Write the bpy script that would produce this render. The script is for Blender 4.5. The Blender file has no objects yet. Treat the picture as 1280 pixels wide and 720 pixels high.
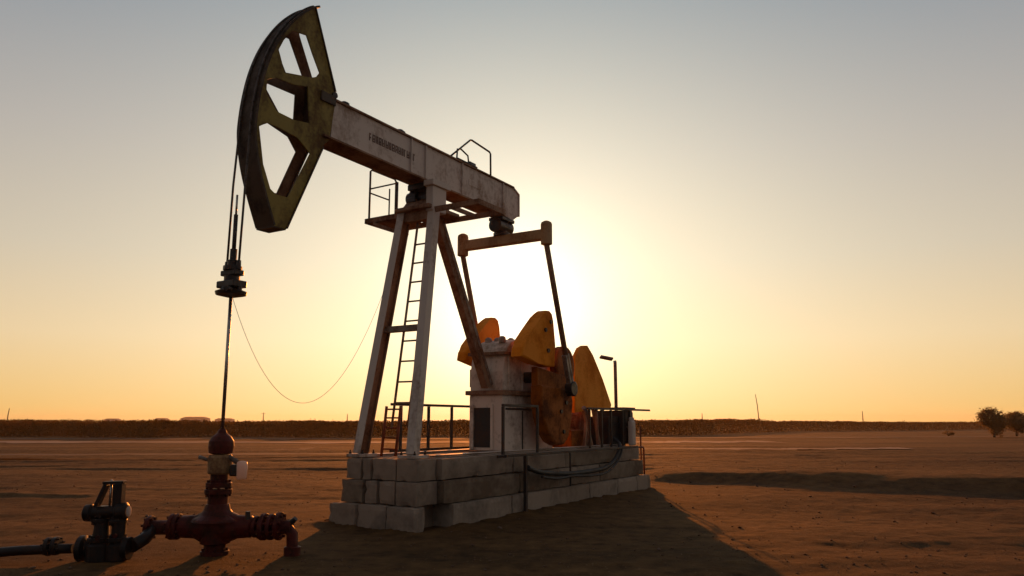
import bpy, bmesh, math, random
import numpy as np
from mathutils import Vector, Matrix
R = math.radians
random.seed(7)
sc = bpy.context.scene
COL = sc.collection

# ------------------------------------------------------------------ camera / frame of the pumping unit
F = 960.0; TH = math.atan(167/960.0); EYE = 1.6
ANG = R(58.3); OX, OY = -2.2, 12.1          # origin of the pumping unit: front end of its footing
UX, UY = math.cos(ANG), math.sin(ANG)
def wp(u, v, z=0.0):
    return Vector((OX+u*UX-v*UY, OY+u*UY+v*UX, z))

cam = bpy.data.cameras.new('camera'); co = bpy.data.objects.new('camera', cam)
COL.objects.link(co); sc.camera = co
co.location = (0, 0, EYE); co.rotation_euler = (R(90)+TH, 0, 0)
cam.sensor_width = 36; cam.lens = 36*F/1280; cam.clip_start = .1; cam.clip_end = 12000

SUN_EL = 8.3; SUN_AZ = .2                   # degrees; azimuth from +Y towards +X
sd = Vector((math.sin(R(SUN_AZ))*math.cos(R(SUN_EL)), math.cos(R(SUN_AZ))*math.cos(R(SUN_EL)), math.sin(R(SUN_EL))))

# ------------------------------------------------------------------ materials
def nodes(m):
    m.use_nodes = True
    nt = m.node_tree
    return nt, nt.nodes['Principled BSDF']
def N(nt, t, **kw):
    n = nt.nodes.new(t)
    for k, v in kw.items():
        if k in n.inputs: n.inputs[k].default_value = v
        else: setattr(n, k, v)
    return n
def L(nt, a, b): nt.links.new(a, b)
def c4(c): return (c[0], c[1], c[2], 1)

def paint(name, base, worn, rough=.55, amount=.5, scale=3.0, metal=0.0, bump=.15, streak=1.0, spec=.4, trans=None):
    """painted or bare surface with patches of a second colour, fine grain and small relief"""
    m = bpy.data.materials.new(name); nt, p = nodes(m)
    tc = N(nt, 'ShaderNodeTexCoord')
    mp = N(nt, 'ShaderNodeMapping'); mp.inputs['Scale'].default_value = (1, 1, 1/streak)
    L(nt, tc.outputs['Object'], mp.inputs['Vector'])
    n1 = N(nt, 'ShaderNodeTexNoise', Scale=scale, Detail=9.0, Roughness=.65)
    n2 = N(nt, 'ShaderNodeTexNoise', Scale=scale*9, Detail=6.0, Roughness=.6)
    L(nt, mp.outputs[0], n1.inputs['Vector']); L(nt, tc.outputs['Object'], n2.inputs['Vector'])
    ad = N(nt, 'ShaderNodeMath', operation='MULTIPLY_ADD'); ad.inputs[1].default_value = .35
    L(nt, n2.outputs['Fac'], ad.inputs[0]); L(nt, n1.outputs['Fac'], ad.inputs[2])
    rp = N(nt, 'ShaderNodeMapRange'); t = .86-.34*amount
    rp.inputs['From Min'].default_value = t-.09; rp.inputs['From Max'].default_value = t+.12
    L(nt, ad.outputs[0], rp.inputs['Value'])
    n3 = N(nt, 'ShaderNodeTexNoise', Scale=scale*.4, Detail=4.0)
    L(nt, tc.outputs['Object'], n3.inputs['Vector'])
    v = N(nt, 'ShaderNodeMix', data_type='RGBA'); v.inputs[6].default_value = c4([c*.78 for c in base]); v.inputs[7].default_value = c4([min(1, c*1.15) for c in base])
    L(nt, n3.outputs['Fac'], v.inputs[0])
    mx = N(nt, 'ShaderNodeMix', data_type='RGBA'); mx.inputs[7].default_value = c4(worn)
    L(nt, v.outputs[2], mx.inputs[6]); L(nt, rp.outputs[0], mx.inputs[0])
    L(nt, mx.outputs[2], p.inputs['Base Color'])
    rr = N(nt, 'ShaderNodeMapRange'); rr.inputs['To Min'].default_value = rough; rr.inputs['To Max'].default_value = min(1, rough+.3)
    L(nt, rp.outputs[0], rr.inputs['Value']); L(nt, rr.outputs[0], p.inputs['Roughness'])
    p.inputs['Metallic'].default_value = metal; p.inputs['Specular IOR Level'].default_value = spec
    b = N(nt, 'ShaderNodeBump', Strength=bump, Distance=.02); L(nt, ad.outputs[0], b.inputs['Height']); L(nt, b.outputs[0], p.inputs['Normal'])
    if trans:
        tr = N(nt, 'ShaderNodeBsdfTranslucent', Color=c4(trans)); ms = N(nt, 'ShaderNodeMixShader', Fac=.45)
        out = nt.nodes['Material Output']
        L(nt, p.outputs[0], ms.inputs[1]); L(nt, tr.outputs[0], ms.inputs[2]); L(nt, ms.outputs[0], out.inputs['Surface'])
    return m

M = {}
RUST = (.12, .045, .018)
M['white'] = paint('weathered_white_paint', (.66, .555, .475), (.26, .15, .09), .55, .27, 1.6, streak=2.5)
M['leg'] = paint('weathered_pale_paint', (.62, .53, .45), (.24, .15, .10), .5, .22, 1.8, streak=4)
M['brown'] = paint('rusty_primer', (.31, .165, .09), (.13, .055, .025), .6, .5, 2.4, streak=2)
M['tanpaint'] = paint('worn_tan_paint', (.44, .27, .13), (.24, .12, .05), .6, .4, 2.4, streak=2)
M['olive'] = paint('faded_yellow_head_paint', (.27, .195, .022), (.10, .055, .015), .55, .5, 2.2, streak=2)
M['headbrown'] = paint('dark_brown_head', (.13, .075, .03), (.06, .03, .015), .6, .5, 2.4)
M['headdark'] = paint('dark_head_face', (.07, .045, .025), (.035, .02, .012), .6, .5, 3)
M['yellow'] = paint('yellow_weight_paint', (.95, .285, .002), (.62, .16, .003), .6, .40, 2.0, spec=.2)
M['darkyellow'] = paint('dark_yellow_paint', (.36, .095, .004), (.10, .026, .005), .6, .5, 2.5, spec=.2)  # darker copy of the weight yellow; shade on the lower weights put into the colour
M['concrete'] = paint('cast_concrete', (.33, .255, .19), (.19, .145, .11), .9, .4, .9, bump=.25, spec=.2)
M['concrete_b'] = paint('stained_concrete', (.27, .21, .15), (.15, .105, .07), .9, .5, .8, bump=.25, spec=.2)
M['concrete_c'] = paint('pale_concrete', (.35, .275, .21), (.20, .16, .125), .9, .4, 1.0, bump=.25, spec=.2)
M['plinth'] = paint('pale_plinth_paint', (.74, .63, .52), (.30, .22, .16), .7, .34, 1.6, bump=.3)
M['black'] = paint('black_steel', (.03, .025, .022), (.07, .035, .02), .5, .4, 4)
M['iron'] = paint('greasy_dark_iron', (.035, .026, .022), (.02, .014, .01), .32, .5, 6, metal=.3, spec=.6)
M['red'] = paint('dark_red_wellhead_paint', (.10, .010, .005), (.035, .010, .006), .5, .5, 7, spec=.25)
M['valve'] = paint('black_valve_paint', (.012, .009, .008), (.035, .016, .01), .42, .4, 8, spec=.3)
M['tan'] = paint('tan_packing_housing', (.38, .22, .09), (.18, .09, .04), .6, .5, 5)
M['galv'] = paint('galvanised_pipe', (.30, .27, .24), (.16, .12, .09), .45, .4, 5, metal=.5)
M['rod'] = paint('polished_rod_steel', (.5, .45, .4), (.25, .2, .16), .25, .3, 8, metal=.9)
M['rope'] = paint('wire_rope', (.12, .10, .085), (.05, .04, .03), .5, .4, 20, metal=.5)
M['plastic'] = paint('white_plastic', (.75, .72, .68), (.5, .45, .4), .4, .25, 4, trans=(.8, .7, .6))
M['hose'] = paint('black_rubber_hose', (.025, .025, .025), (.06, .045, .03), .6, .35, 5)
M['ladder'] = paint('dull_ladder_paint', (.30, .24, .19), (.16, .07, .03), .55, .5, 4)
M['redladder'] = paint('rusty_red_ladder', (.30, .07, .025), (.12, .04, .02), .6, .5, 4)
M['lettering'] = paint('faded_dark_lettering', (.13, .08, .06), (.3, .2, .15), .6, .35, 12)
M['bark'] = paint('bark', (.10, .06, .035), (.05, .03, .02), .9, .5, 4, bump=.6)
M['leaf'] = paint('dry_leaf', (.12, .085, .025), (.07, .05, .018), .7, .5, .8, trans=(.30, .19, .04))
M['scrub'] = paint('dry_scrub_leaf', (.09, .05, .014), (.04, .035, .012), .9, .5, .035, trans=(.10, .048, .009), spec=.05)
M['farwall'] = paint('far_wall', (.42, .36, .32), (.3, .25, .2), .8, .4, .2)
M['farroof'] = paint('far_roof', (.25, .22, .2), (.18, .14, .12), .8, .4, .2)

# ground: gravelly dirt; colour patches belong to the soil itself
def ground_mat():
    m = bpy.data.materials.new('dirt'); nt, p = nodes(m)
    tc = N(nt, 'ShaderNodeTexCoord')
    mp = N(nt, 'ShaderNodeMapping'); mp.inputs['Scale'].default_value = (.35, 1, 1); L(nt, tc.outputs['Object'], mp.inputs[0])
    a = N(nt, 'ShaderNodeTexNoise', Scale=.22, Detail=8.0, Roughness=.6); L(nt, mp.outputs[0], a.inputs['Vector'])
    b = N(nt, 'ShaderNodeTexNoise', Scale=3.0, Detail=10.0, Roughness=.7); L(nt, tc.outputs['Object'], b.inputs['Vector'])
    c = N(nt, 'ShaderNodeTexNoise', Scale=45.0, Detail=5.0, Roughness=.7); L(nt, tc.outputs['Object'], c.inputs['Vector'])
    r = N(nt, 'ShaderNodeValToRGB'); e = r.color_ramp.elements
    e[0].position = .36; e[0].color = (.068, .038, .016, 1); e[1].position = .66; e[1].color = (.185, .104, .040, 1)
    L(nt, a.outputs['Fac'], r.inputs[0])
    r2 = N(nt, 'ShaderNodeValToRGB'); e = r2.color_ramp.elements
    e[0].position = .35; e[0].color = (.45, .42, .40, 1); e[1].position = .7; e[1].color = (1.3, 1.25, 1.2, 1)
    L(nt, b.outputs['Fac'], r2.inputs[0])
    mu = N(nt, 'ShaderNodeMix', data_type='RGBA', blend_type='MULTIPLY'); mu.inputs[0].default_value = 1
    L(nt, r.outputs[0], mu.inputs[6]); L(nt, r2.outputs[0], mu.inputs[7])
    vo = N(nt, 'ShaderNodeTexVoronoi', Scale=14.0, Randomness=1.0); L(nt, tc.outputs['Object'], vo.inputs['Vector'])
    lt = N(nt, 'ShaderNodeMath', operation='LESS_THAN'); lt.inputs[1].default_value = .13; L(nt, vo.outputs['Distance'], lt.inputs[0])
    sel = N(nt, 'ShaderNodeSeparateColor'); L(nt, vo.outputs['Color'], sel.inputs[0])
    gt = N(nt, 'ShaderNodeMath', operation='GREATER_THAN'); gt.inputs[1].default_value = .72; L(nt, sel.outputs[0], gt.inputs[0])
    pm = N(nt, 'ShaderNodeMath', operation='MULTIPLY'); L(nt, lt.outputs[0], pm.inputs[0]); L(nt, gt.outputs[0], pm.inputs[1])
    mx = N(nt, 'ShaderNodeMix', data_type='RGBA'); mx.inputs[7].default_value = (.26, .17, .10, 1)
    L(nt, mu.outputs[2], mx.inputs[6]); L(nt, pm.outputs[0], mx.inputs[0])
    L(nt, mx.outputs[2], p.inputs['Base Color'])
    p.inputs['Roughness'].default_value = .95; p.inputs['Specular IOR Level'].default_value = .08
    ad = N(nt, 'ShaderNodeMath', operation='MULTIPLY_ADD'); ad.inputs[1].default_value = .35
    L(nt, c.outputs['Fac'], ad.inputs[0]); L(nt, b.outputs['Fac'], ad.inputs[2])
    ad2 = N(nt, 'ShaderNodeMath', operation='MULTIPLY_ADD'); ad2.inputs[1].default_value = .25
    L(nt, pm.outputs[0], ad2.inputs[0]); L(nt, ad.outputs[0], ad2.inputs[2])
    bp = N(nt, 'ShaderNodeBump', Strength=.8, Distance=.06); L(nt, ad2.outputs[0], bp.inputs['Height']); L(nt, bp.outputs[0], p.inputs['Normal'])
    return m
M['dirt'] = ground_mat()
M['darkground'] = paint('dark_ground_strip', (.05, .026, .015), (.08, .04, .02), .85, .5, .12, bump=.05, spec=.2)  # darker brown for the strips across the flat
M['stone'] = paint('small_stone', (.17, .11, .075), (.09, .05, .03), .85, .5, 1.5, bump=.1, spec=.2)
M['track'] = paint('pale_packed_track', (.23, .165, .12), (.12, .075, .045), .8, .5, .12, bump=.05, spec=.2)

# ------------------------------------------------------------------ mesh helpers
class MB:
    def __init__(s): s.bm = bmesh.new()
    def box(s, x0, x1, y0, y1, z0, z1, bev=0.0):
        vs = [s.bm.verts.new((x, y, z)) for x in (x0, x1) for y in (y0, y1) for z in (z0, z1)]
        fs = [(0,1,3,2),(4,6,7,5),(0,4,5,1),(2,3,7,6),(0,2,6,4),(1,5,7,3)]
        fc = [s.bm.faces.new([vs[i] for i in f]) for f in fs]
        if bev:
            es = list({e for f in fc for e in f.edges})
            bmesh.ops.bevel(s.bm, geom=es, offset=bev, segments=1, affect='EDGES', profile=.5)
        return s
    def bar(s, a, b, w, h, side=Vector((0, 1, 0)), bev=0.0):
        """rectangular bar from a to b: w along `side`, h across"""
        a = Vector(a); b = Vector(b); d = (b-a).normalized(); side = Vector(side)
        sx = (side-d*side.dot(d)).normalized(); sy = d.cross(sx)
        r = []
        for p in (a, b):
            r.append([s.bm.verts.new(p+sx*i*w/2+sy*j*h/2) for i, j in ((-1,-1),(1,-1),(1,1),(-1,1))])
        fc = [s.bm.faces.new(r[0][::-1]), s.bm.faces.new(r[1])]
        for k in range(4): fc.append(s.bm.faces.new((r[0][k], r[0][(k+1)%4], r[1][(k+1)%4], r[1][k])))
        if bev:
            es = list({e for f in fc for e in f.edges})
            bmesh.ops.bevel(s.bm, geom=es, offset=bev, segments=1, affect='EDGES', profile=.5)
        return s
    def ibeam(s, a, b, depth, width, side=Vector((0, 1, 0)), tf=.03, tw=.03):
        """I section: width along `side`, depth across it (flanges at the depth ends)"""
        a = Vector(a); b = Vector(b); d = (b-a).normalized(); side = Vector(side)
        sx = (side-d*side.dot(d)).normalized(); sy = d.cross(sx)
        for k in (-1, 1):
            o = sy*k*(depth/2-tf/2); s.bar(a+o, b+o, width, tf, side, .004)
        s.bar(a, b, tw, depth-2*tf-.004, side)
        return s
    def tube(s, pts, r, n=10, cap=True, rs=None):
        pts = [Vector(p) for p in pts]; rings = []
        prev = None
        for i, p in enumerate(pts):
            t = (pts[min(i+1, len(pts)-1)]-pts[max(i-1, 0)]).normalized()
            if prev is None:
                ax = Vector((0, 0, 1)) if abs(t.z) < .9 else Vector((1, 0, 0))
                nx = t.cross(ax).normalized()
            else: nx = (prev-t*prev.dot(t)).normalized()
            prev = nx; ny = t.cross(nx); rr = rs[i] if rs else r
            rings.append([s.bm.verts.new(p+nx*math.cos(2*math.pi*k/n)*rr+ny*math.sin(2*math.pi*k/n)*rr) for k in range(n)])
        for A, B in zip(rings, rings[1:]):
            for k in range(n):
                f = s.bm.faces.new((A[k], A[(k+1)%n], B[(k+1)%n], B[k])); f.smooth = True
        if cap:
            s.bm.faces.new(rings[0][::-1]); s.bm.faces.new(rings[-1])
        return s
    def lathe(s, o, axis, prof, n=24, smooth=False):
        """profile [(t, r)...] along axis from o"""
        o = Vector(o); t = Vector(axis).normalized()
        ax = Vector((0, 0, 1)) if abs(t.z) < .9 else Vector((1, 0, 0))
        nx = t.cross(ax).normalized(); ny = t.cross(nx); rings = []
        for h, r in prof:
            rings.append([s.bm.verts.new(o+t*h+nx*math.cos(2*math.pi*k/n)*max(r, 1e-4)+ny*math.sin(2*math.pi*k/n)*max(r, 1e-4)) for k in range(n)])
        for A, B in zip(rings, rings[1:]):
            for k in range(n):
                f = s.bm.faces.new((A[k], A[(k+1)%n], B[(k+1)%n], B[k])); f.smooth = smooth
        s.bm.faces.new(rings[0][::-1]); s.bm.faces.new(rings[-1])
        return s
    def flange(s, o, axis, r, t, bolts=8):
        """bolted flange with a ring of nuts"""
        o = Vector(o); a = Vector(axis).normalized()
        s.lathe(o, a, [(0, r*.96), (.006, r), (t-.006, r), (t, r*.96)])
        ax = Vector((0, 0, 1)) if abs(a.z) < .9 else Vector((1, 0, 0))
        nx = a.cross(ax).normalized(); ny = a.cross(nx)
        for k in range(bolts):
            q = 2*math.pi*(k+.5)/bolts; p = o+(nx*math.cos(q)+ny*math.sin(q))*r*.8
            s.lathe(p-a*.03, a, [(0, r*.11), (t+.06, r*.11)], 6)
        return s
    def prism(s, poly, y0, y1, bev=0.0):
        """polygon in (x, z) extruded from y0 to y1"""
        A = [s.bm.verts.new((x, y0, z)) for x, z in poly]; B = [s.bm.verts.new((x, y1, z)) for x, z in poly]
        fc = [s.bm.faces.new(A), s.bm.faces.new(B[::-1])]
        n = len(poly)
        for k in range(n): fc.append(s.bm.faces.new((A[k], B[k], B[(k+1)%n], A[(k+1)%n])))
        if bev:
            es = [e for e in fc[0].edges]+[e for e in fc[1].edges]
            bmesh.ops.bevel(s.bm, geom=es, offset=bev, segments=2, affect='EDGES', profile=.5)
        return s
    def plate(s, outline, holes, y0, y1):
        """polygon in (x, z) with holes, extruded from y0 to y1"""
        loops = [outline]+holes; edges = []; rings = []
        for lp in loops:
            vs = [s.bm.verts.new((x, y0, z)) for x, z in lp]
            rings.append(vs)
            edges += [s.bm.edges.new((vs[i], vs[(i+1)%len(vs)])) for i in range(len(vs))]
        res = bmesh.ops.triangle_fill(s.bm, use_beauty=True, use_dissolve=False, edges=edges)
        front = [g for g in res['geom'] if isinstance(g, bmesh.types.BMFace)]
        ext = bmesh.ops.extrude_face_region(s.bm, geom=front, use_keep_orig=True)
        vv = [g for g in ext['geom'] if isinstance(g, bmesh.types.BMVert)]
        bmesh.ops.translate(s.bm, verts=vv, vec=(0, y1-y0, 0))
        return s
    def build(s, name, m, parent=None, loc=None):
        bmesh.ops.recalc_face_normals(s.bm, faces=s.bm.faces)
        me = bpy.data.meshes.new(name); s.bm.to_mesh(me); s.bm.free()
        me.materials.append(M[m] if isinstance(m, str) else m)
        o = bpy.data.objects.new(name, me); COL.objects.link(o)
        if parent: o.parent = parent
        if loc is not None: o.location = loc
        return o

def tag(o, label=None, cat=None, group=None, kind=None):
    if label: o['label'] = label
    if cat: o['category'] = cat
    if group: o['group'] = group
    if kind: o['kind'] = kind
    return o
def empty(name, loc=(0, 0, 0), rz=0.0):
    o = bpy.data.objects.new(name, None); o.empty_display_size = .3
    o.location = loc; o.rotation_euler = (0, 0, rz); COL.objects.link(o); return o
def in_frame(name): return empty(name, (OX, OY, 0), ANG)      # local x = u (backwards along unit), y = v

# ------------------------------------------------------------------ ground
def vnoise(x, y, seed):
    xi = np.floor(x).astype(np.int64); yi = np.floor(y).astype(np.int64); fx = x-xi; fy = y-yi
    fx = fx*fx*(3-2*fx); fy = fy*fy*(3-2*fy)
    def hsh(a, b):
        n = (a*374761393+b*668265263+seed*982451653) & 0xffffffff
        n = ((n ^ (n >> 13))*1274126177) & 0xffffffff
        return ((n ^ (n >> 16)) & 0xffff)/65535.0
    return (hsh(xi, yi)*(1-fx)*(1-fy)+hsh(xi+1, yi)*fx*(1-fy)+hsh(xi, yi+1)*(1-fx)*fy+hsh(xi+1, yi+1)*fx*fy)*2-1
def sstep(a, b, x):
    t = np.clip((x-a)/(b-a), 0, 1); return t*t*(3-2*t)
def gz(x, y):
    x = np.asarray(x, float); y = np.asarray(y, float)
    # flatter pad round the unit and the wellhead
    u = (x-OX)*UX+(y-OY)*UY; v = -(x-OX)*UY+(y-OY)*UX
    du = np.maximum(np.maximum(-4-u, u-9), 0); dv = np.maximum(np.abs(v)-1.6, 0)
    pad = sstep(0, 3.5, np.hypot(du, dv))
    far = 1-sstep(38, 60, y)
    h = .060*vnoise(x/11, y/6.5, 1)+.042*vnoise(x/5.0, y/2.1, 2)
    h += .027*vnoise(x/3.2+.2*y, y/.95, 3)
    h += .013*vnoise(x/.8, y/.5, 4)+.008*vnoise(x/.33, y/.25, 5)+.006*vnoise(x/.13, y/.12, 6)
    lump = np.maximum(vnoise(x/.42+7, y/.38, 8)-.55, 0)*.03
    h = h*(.16+.84*pad)+lump*(.1+.9*pad)
    h = h*far
    fu = np.maximum(np.maximum(-u, u-8.8), 0); fv = np.maximum(np.maximum(-1.03-v, v-.95), 0)
    dd = np.hypot(fu, fv); inside = (fu == 0) & (fv == 0)
    h += np.where(inside, 0, (.05+.035*vnoise(u*1.3, v*1.3, 41)+.02*vnoise(u*4, v*4, 42))*np.exp(-(dd/.22)**1.3))
    # low berm on the right: crest runs from behind the unit towards the right foreground
    cy = 22.3-(x-4.3)*.50+.5*vnoise(x/3.5, x*0+3, 9)
    cy = np.maximum(cy, 12.0+.35*x*0)
    on = sstep(2.6, 5.5, x)*(1-sstep(24, 40, x))
    dy = y-cy
    prof = np.where(dy > 0, np.exp(-(dy/3.2)**2), np.exp(-(dy/(1.0+.3*np.sin(x*.9)))**2))
    h += (.25+.05*vnoise(x/2.0, y/2.0, 11)+.02*vnoise(x/.7, y/.7, 13))*prof*on
    # old wheel ruts crossing the flat
    for c0, k, dp in ((17.2, .035, .05), (19.0, .035, .045), (26.0, -.04, .07), (28.1, -.04, .06), (33.0, .02, .09), (36.2, .02, .08)):
        q = y-c0-k*x-.25*np.sin(x/5.3+c0); wv = .55+.45*vnoise(x/2.7, x*0+c0, 14)
        lim = sstep(6.0, 3.0, x) if c0 < 30 else 1.0
        h += dp*wv*pad*lim*(np.exp(-((q-.36)/.16)**2)*.55-np.exp(-(q/.2)**2))
    # shallow swell behind, leaving streaks of light on the far flat
    h += far*sstep(24, 30, y)*.10*vnoise(x/16, y/3.2, 12)
    return h
def build_ground():
    ys = list(np.linspace(-60, 1.5, 60)); y = 1.5
    while y < 60: y *= 1.0062; ys.append(y)
    while y < 2450: y *= 1.05; ys.append(y)
    ys = np.array(ys); nx = 640
    t = np.linspace(-1, 1, nx); t = t+np.sign(t)*np.maximum(np.abs(t)-.94, 0)*70
    hw = np.where(ys < 1.5, 60, 0)+np.where(ys >= 1.5, 4+1.15*ys, 0)
    hw = np.where(ys < 1.5, 4+1.15*1.5+(1.5-ys)*1.0, hw)
    hw = np.where(ys > 60, hw*1.4, hw)
    X = np.clip(hw[:, None]*t[None, :], -2650, 2650); Y = np.repeat(ys[:, None], nx, 1)
    Z = gz(X, Y)
    me = bpy.data.meshes.new('ground'); nr = len(ys)
    co_ = np.stack([X, Y, Z], -1).reshape(-1, 3)
    i = np.arange(nr-1)[:, None]*nx+np.arange(nx-1)[None, :]
    q = np.stack([i, i+1, i+nx+1, i+nx], -1).reshape(-1, 4)
    me.vertices.add(len(co_)); me.vertices.foreach_set('co', co_.ravel())
    me.loops.add(q.size); me.loops.foreach_set('vertex_index', q.ravel())
    me.polygons.add(len(q)); me.polygons.foreach_set('loop_start', np.arange(len(q))*4); me.polygons.foreach_set('loop_total', np.full(len(q), 4))
    me.update(calc_edges=True); me.polygons.foreach_set('use_smooth', np.ones(len(q), bool))
    me.materials.append(M['dirt'])
    o = bpy.data.objects.new('ground', me); COL.objects.link(o); tag(o, kind='structure')
build_ground()

def gravel():
    rnd = np.random.default_rng(8); n = 9000
    Y = 5.5+rnd.random(n)**1.7*26; X = (rnd.random(n)*2-1)*(3+Y*.9)
    keep = vnoise(X/1.3, Y/.9, 31)+.5*vnoise(X/.4, Y/.3, 32)+rnd.random(n)*.8 > .25
    u = (X-OX)*UX+(Y-OY)*UY; v = -(X-OX)*UY+(Y-OY)*UX
    keep &= ~((u > -.1) & (u < 9.2) & (np.abs(v) < 1.15))
    X, Y = X[keep], Y[keep]; n = len(X); Z = gz(X, Y)
    base = np.array([(1,0,0),(-1,0,0),(0,1,0),(0,-1,0),(0,0,1),(0,0,-1),(.6,.6,.5),(-.6,.6,.5),(.6,-.6,.5),(-.6,-.6,.5)], float)
    fcs = [(0,6,8),(0,2,6),(2,7,6),(2,1,7),(1,9,7),(1,3,9),(3,8,9),(3,0,8),(6,4,8),(6,7,4),(7,9,4),(9,8,4),(0,5,2),(2,5,1),(1,5,3),(3,5,0)]
    s = .006+.016*rnd.random(n)**3+np.where(rnd.random(n) > .985, .022, 0)
    P = base[None]*(1+.35*rnd.normal(0, 1, (n, 10, 3)).clip(-1, 1))*s[:, None, None]*np.array([1.2, 1, .7])
    a = rnd.random(n)*6.28; c, q = np.cos(a)[:, None], np.sin(a)[:, None]
    x = P[..., 0]*c-P[..., 1]*q; y = P[..., 0]*q+P[..., 1]*c
    co_ = np.stack([x+X[:, None], y+Y[:, None], P[..., 2]+Z[:, None]+.2*s[:, None]], -1).reshape(-1, 3)
    fi = (np.array(fcs)[None]+np.arange(n)[:, None, None]*10).reshape(-1, 3)
    me = bpy.data.meshes.new('gravel'); me.vertices.add(len(co_)); me.vertices.foreach_set('co', co_.ravel())
    me.loops.add(fi.size); me.loops.foreach_set('vertex_index', fi.ravel())
    me.polygons.add(len(fi)); me.polygons.foreach_set('loop_start', np.arange(len(fi))*3); me.polygons.foreach_set('loop_total', np.full(len(fi), 3))
    me.update(calc_edges=True); me.materials.append(M['stone'])
    o = bpy.data.objects.new('gravel', me); COL.objects.link(o); tag(o, kind='stuff')
gravel()
# pale packed tracks crossing the flat behind the unit
def track(name, pts, w, z, m='track'):
    mb = MB(); k = 0; rows = []
    P = []
    for (x0, y0), (x1, y1) in zip(pts, pts[1:]):
        for s_ in range(30):
            t = s_/30; P.append((x0+(x1-x0)*t, y0+(y1-y0)*t))
    P.append(pts[-1])
    for i, (x, y) in enumerate(P):
        a = w*(.5+.18*math.sin(i*.7)+.1*math.sin(i*1.9+1)+.06*math.sin(i*4.1)); b = w*(.5+.16*math.sin(i*.53+2)+.1*math.sin(i*2.3)+.05*math.sin(i*3.7))
        rows.append((mb.bm.verts.new((x, y-a, z)), mb.bm.verts.new((x, y+b, z))))
    for A, B in zip(rows, rows[1:]): mb.bm.faces.new((A[0], B[0], B[1], A[1]))
    o = mb.build(name, m); tag(o, kind='structure'); return o
track('dirt_road', [(-95, 66), (-45, 62), (-10, 60.5), (6, 61), (21, 63)], 5.0, .024)
track('path', [(-70, 47.5), (-30, 46), (-12, 46.5)], 2.4, .022)
track('path', [(6.5, 47), (16, 46), (24, 47.5)], 2.2, .022)

track('ground_patch', [(-60, 38), (-20, 36.5), (-6, 37.5)], 1.6, .10, 'darkground')
track('ground_patch', [(-70, 75), (-30, 73), (10, 76), (60, 84)], 5.0, .03, 'darkground')
# ------------------------------------------------------------------ footing of precast concrete blocks
ft = in_frame('concrete_footing')
tag(ft, 'stepped pale concrete block footing that carries the whole pumping unit', 'footing')
rb = random.Random(3)
from mathutils import noise as mnoise
def rock(u0, u1, v0, v1, z0, z1, m):
    """concrete block with worn faces and chipped edges"""
    bm = bmesh.new(); n = [max(2, min(26, round((b-a)/.075))) for a, b in ((u0, u1), (v0, v1), (z0, z1))]
    vd = {}
    def V(i, j, k):
        if (i, j, k) not in vd:
            p = Vector((u0+(u1-u0)*i/n[0], v0+(v1-v0)*j/n[1], z0+(z1-z0)*k/n[2]))
            ext = (i in (0, n[0]))+(j in (0, n[1]))+(k in (0, n[2]))
            c = Vector(((u0+u1)/2, (v0+v1)/2, (z0+z1)/2))
            q = p*3.1; w = mnoise.noise_vector(q)*.006+mnoise.noise_vector(p*11)*.0035
            if ext >= 2:
                ch = max(0, mnoise.noise(p*8+Vector((9, 2, 4)))+.05); dd = (c-p)
                e = Vector((math.copysign(1, dd.x)*(i in (0, n[0])), math.copysign(1, dd.y)*(j in (0, n[1])), math.copysign(1, dd.z)*(k in (0, n[2]))))
                w += e*(.006+.028*ch)
            p = p+w
            if k == n[2]: p.z = min(p.z, z1)
            if k == 0: p.z = max(p.z, z0)
            vd[(i, j, k)] = bm.verts.new(p)
        return vd[(i, j, k)]
    for a in range(n[0]):
        for b in range(n[1]):
            for k in (0, n[2]): bm.faces.new((V(a, b, k), V(a+1, b, k), V(a+1, b+1, k), V(a, b+1, k)))
    for a in range(n[0]):
        for k in range(n[2]):
            for j in (0, n[1]): bm.faces.new((V(a, j, k), V(a+1, j, k), V(a+1, j, k+1), V(a, j, k+1)))
    for b in range(n[1]):
        for k in range(n[2]):
            for i in (0, n[0]): bm.faces.new((V(i, b, k), V(i, b+1, k), V(i, b+1, k+1), V(i, b, k+1)))
    mb = MB(); mb.bm.free(); mb.bm = bm
    return mb.build('concrete_block', m, ft)
def blocks(u0, u1, v0, v1, z0, z1, cuts, mats):
    es = [u0]+cuts+[u1]
    for k, (a, b) in enumerate(zip(es, es[1:])):
        j = rb.uniform(-.012, .012)
        rock(a+.003, b-.003, v0+j, v1-j, z0, z1-rb.uniform(.0, .006), mats[k % len(mats)])
# bottom tier
for a, b, c in ((-.90, -.36, .0), (-.35, .23, .02), (.24, .79, -.02)):
    rock(c, .27, a+.003, b-.003, -.12, .345, rb.choice(['concrete_c', 'concrete']))
rock(.29, .80, -.66, .70, -.12, .34, 'concrete_b')
blocks(.82, 8.75, -1.03, .95, -.12, .345, [2.55, 4.3, 5.6, 7.0, 8.1], ['concrete_c', 'concrete_c', 'concrete'])
# middle tier, its front end split into piers
for a, b in ((-.86, -.45), (-.44, -.12), (-.08, .16), (.21, .66)):
    rock(.10, .62, a+.003, b-.003, .350, .702, rb.choice(['concrete', 'concrete_b']))
blocks(.64, 8.64, -.97, .88, .350, .702, [2.9, 4.4, 6.2, 7.6], ['concrete_b', 'concrete_b', 'concrete'])
# top tier
for a, b in ((-.84, -.42), (-.41, .08), (.10, .27), (.30, .62)):
    rock(.15, .62, a+.003, b-.003, .707, 1.035, rb.choice(['concrete_b', 'concrete']))
blocks(.64, 8.52, -.93, .80, .707, 1.035, [2.75, 4.7, 7.1], ['concrete', 'concrete', 'concrete_b'])
rock(8.77, 9.2, -.92, .3, -.1, .32, 'concrete_b')

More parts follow.
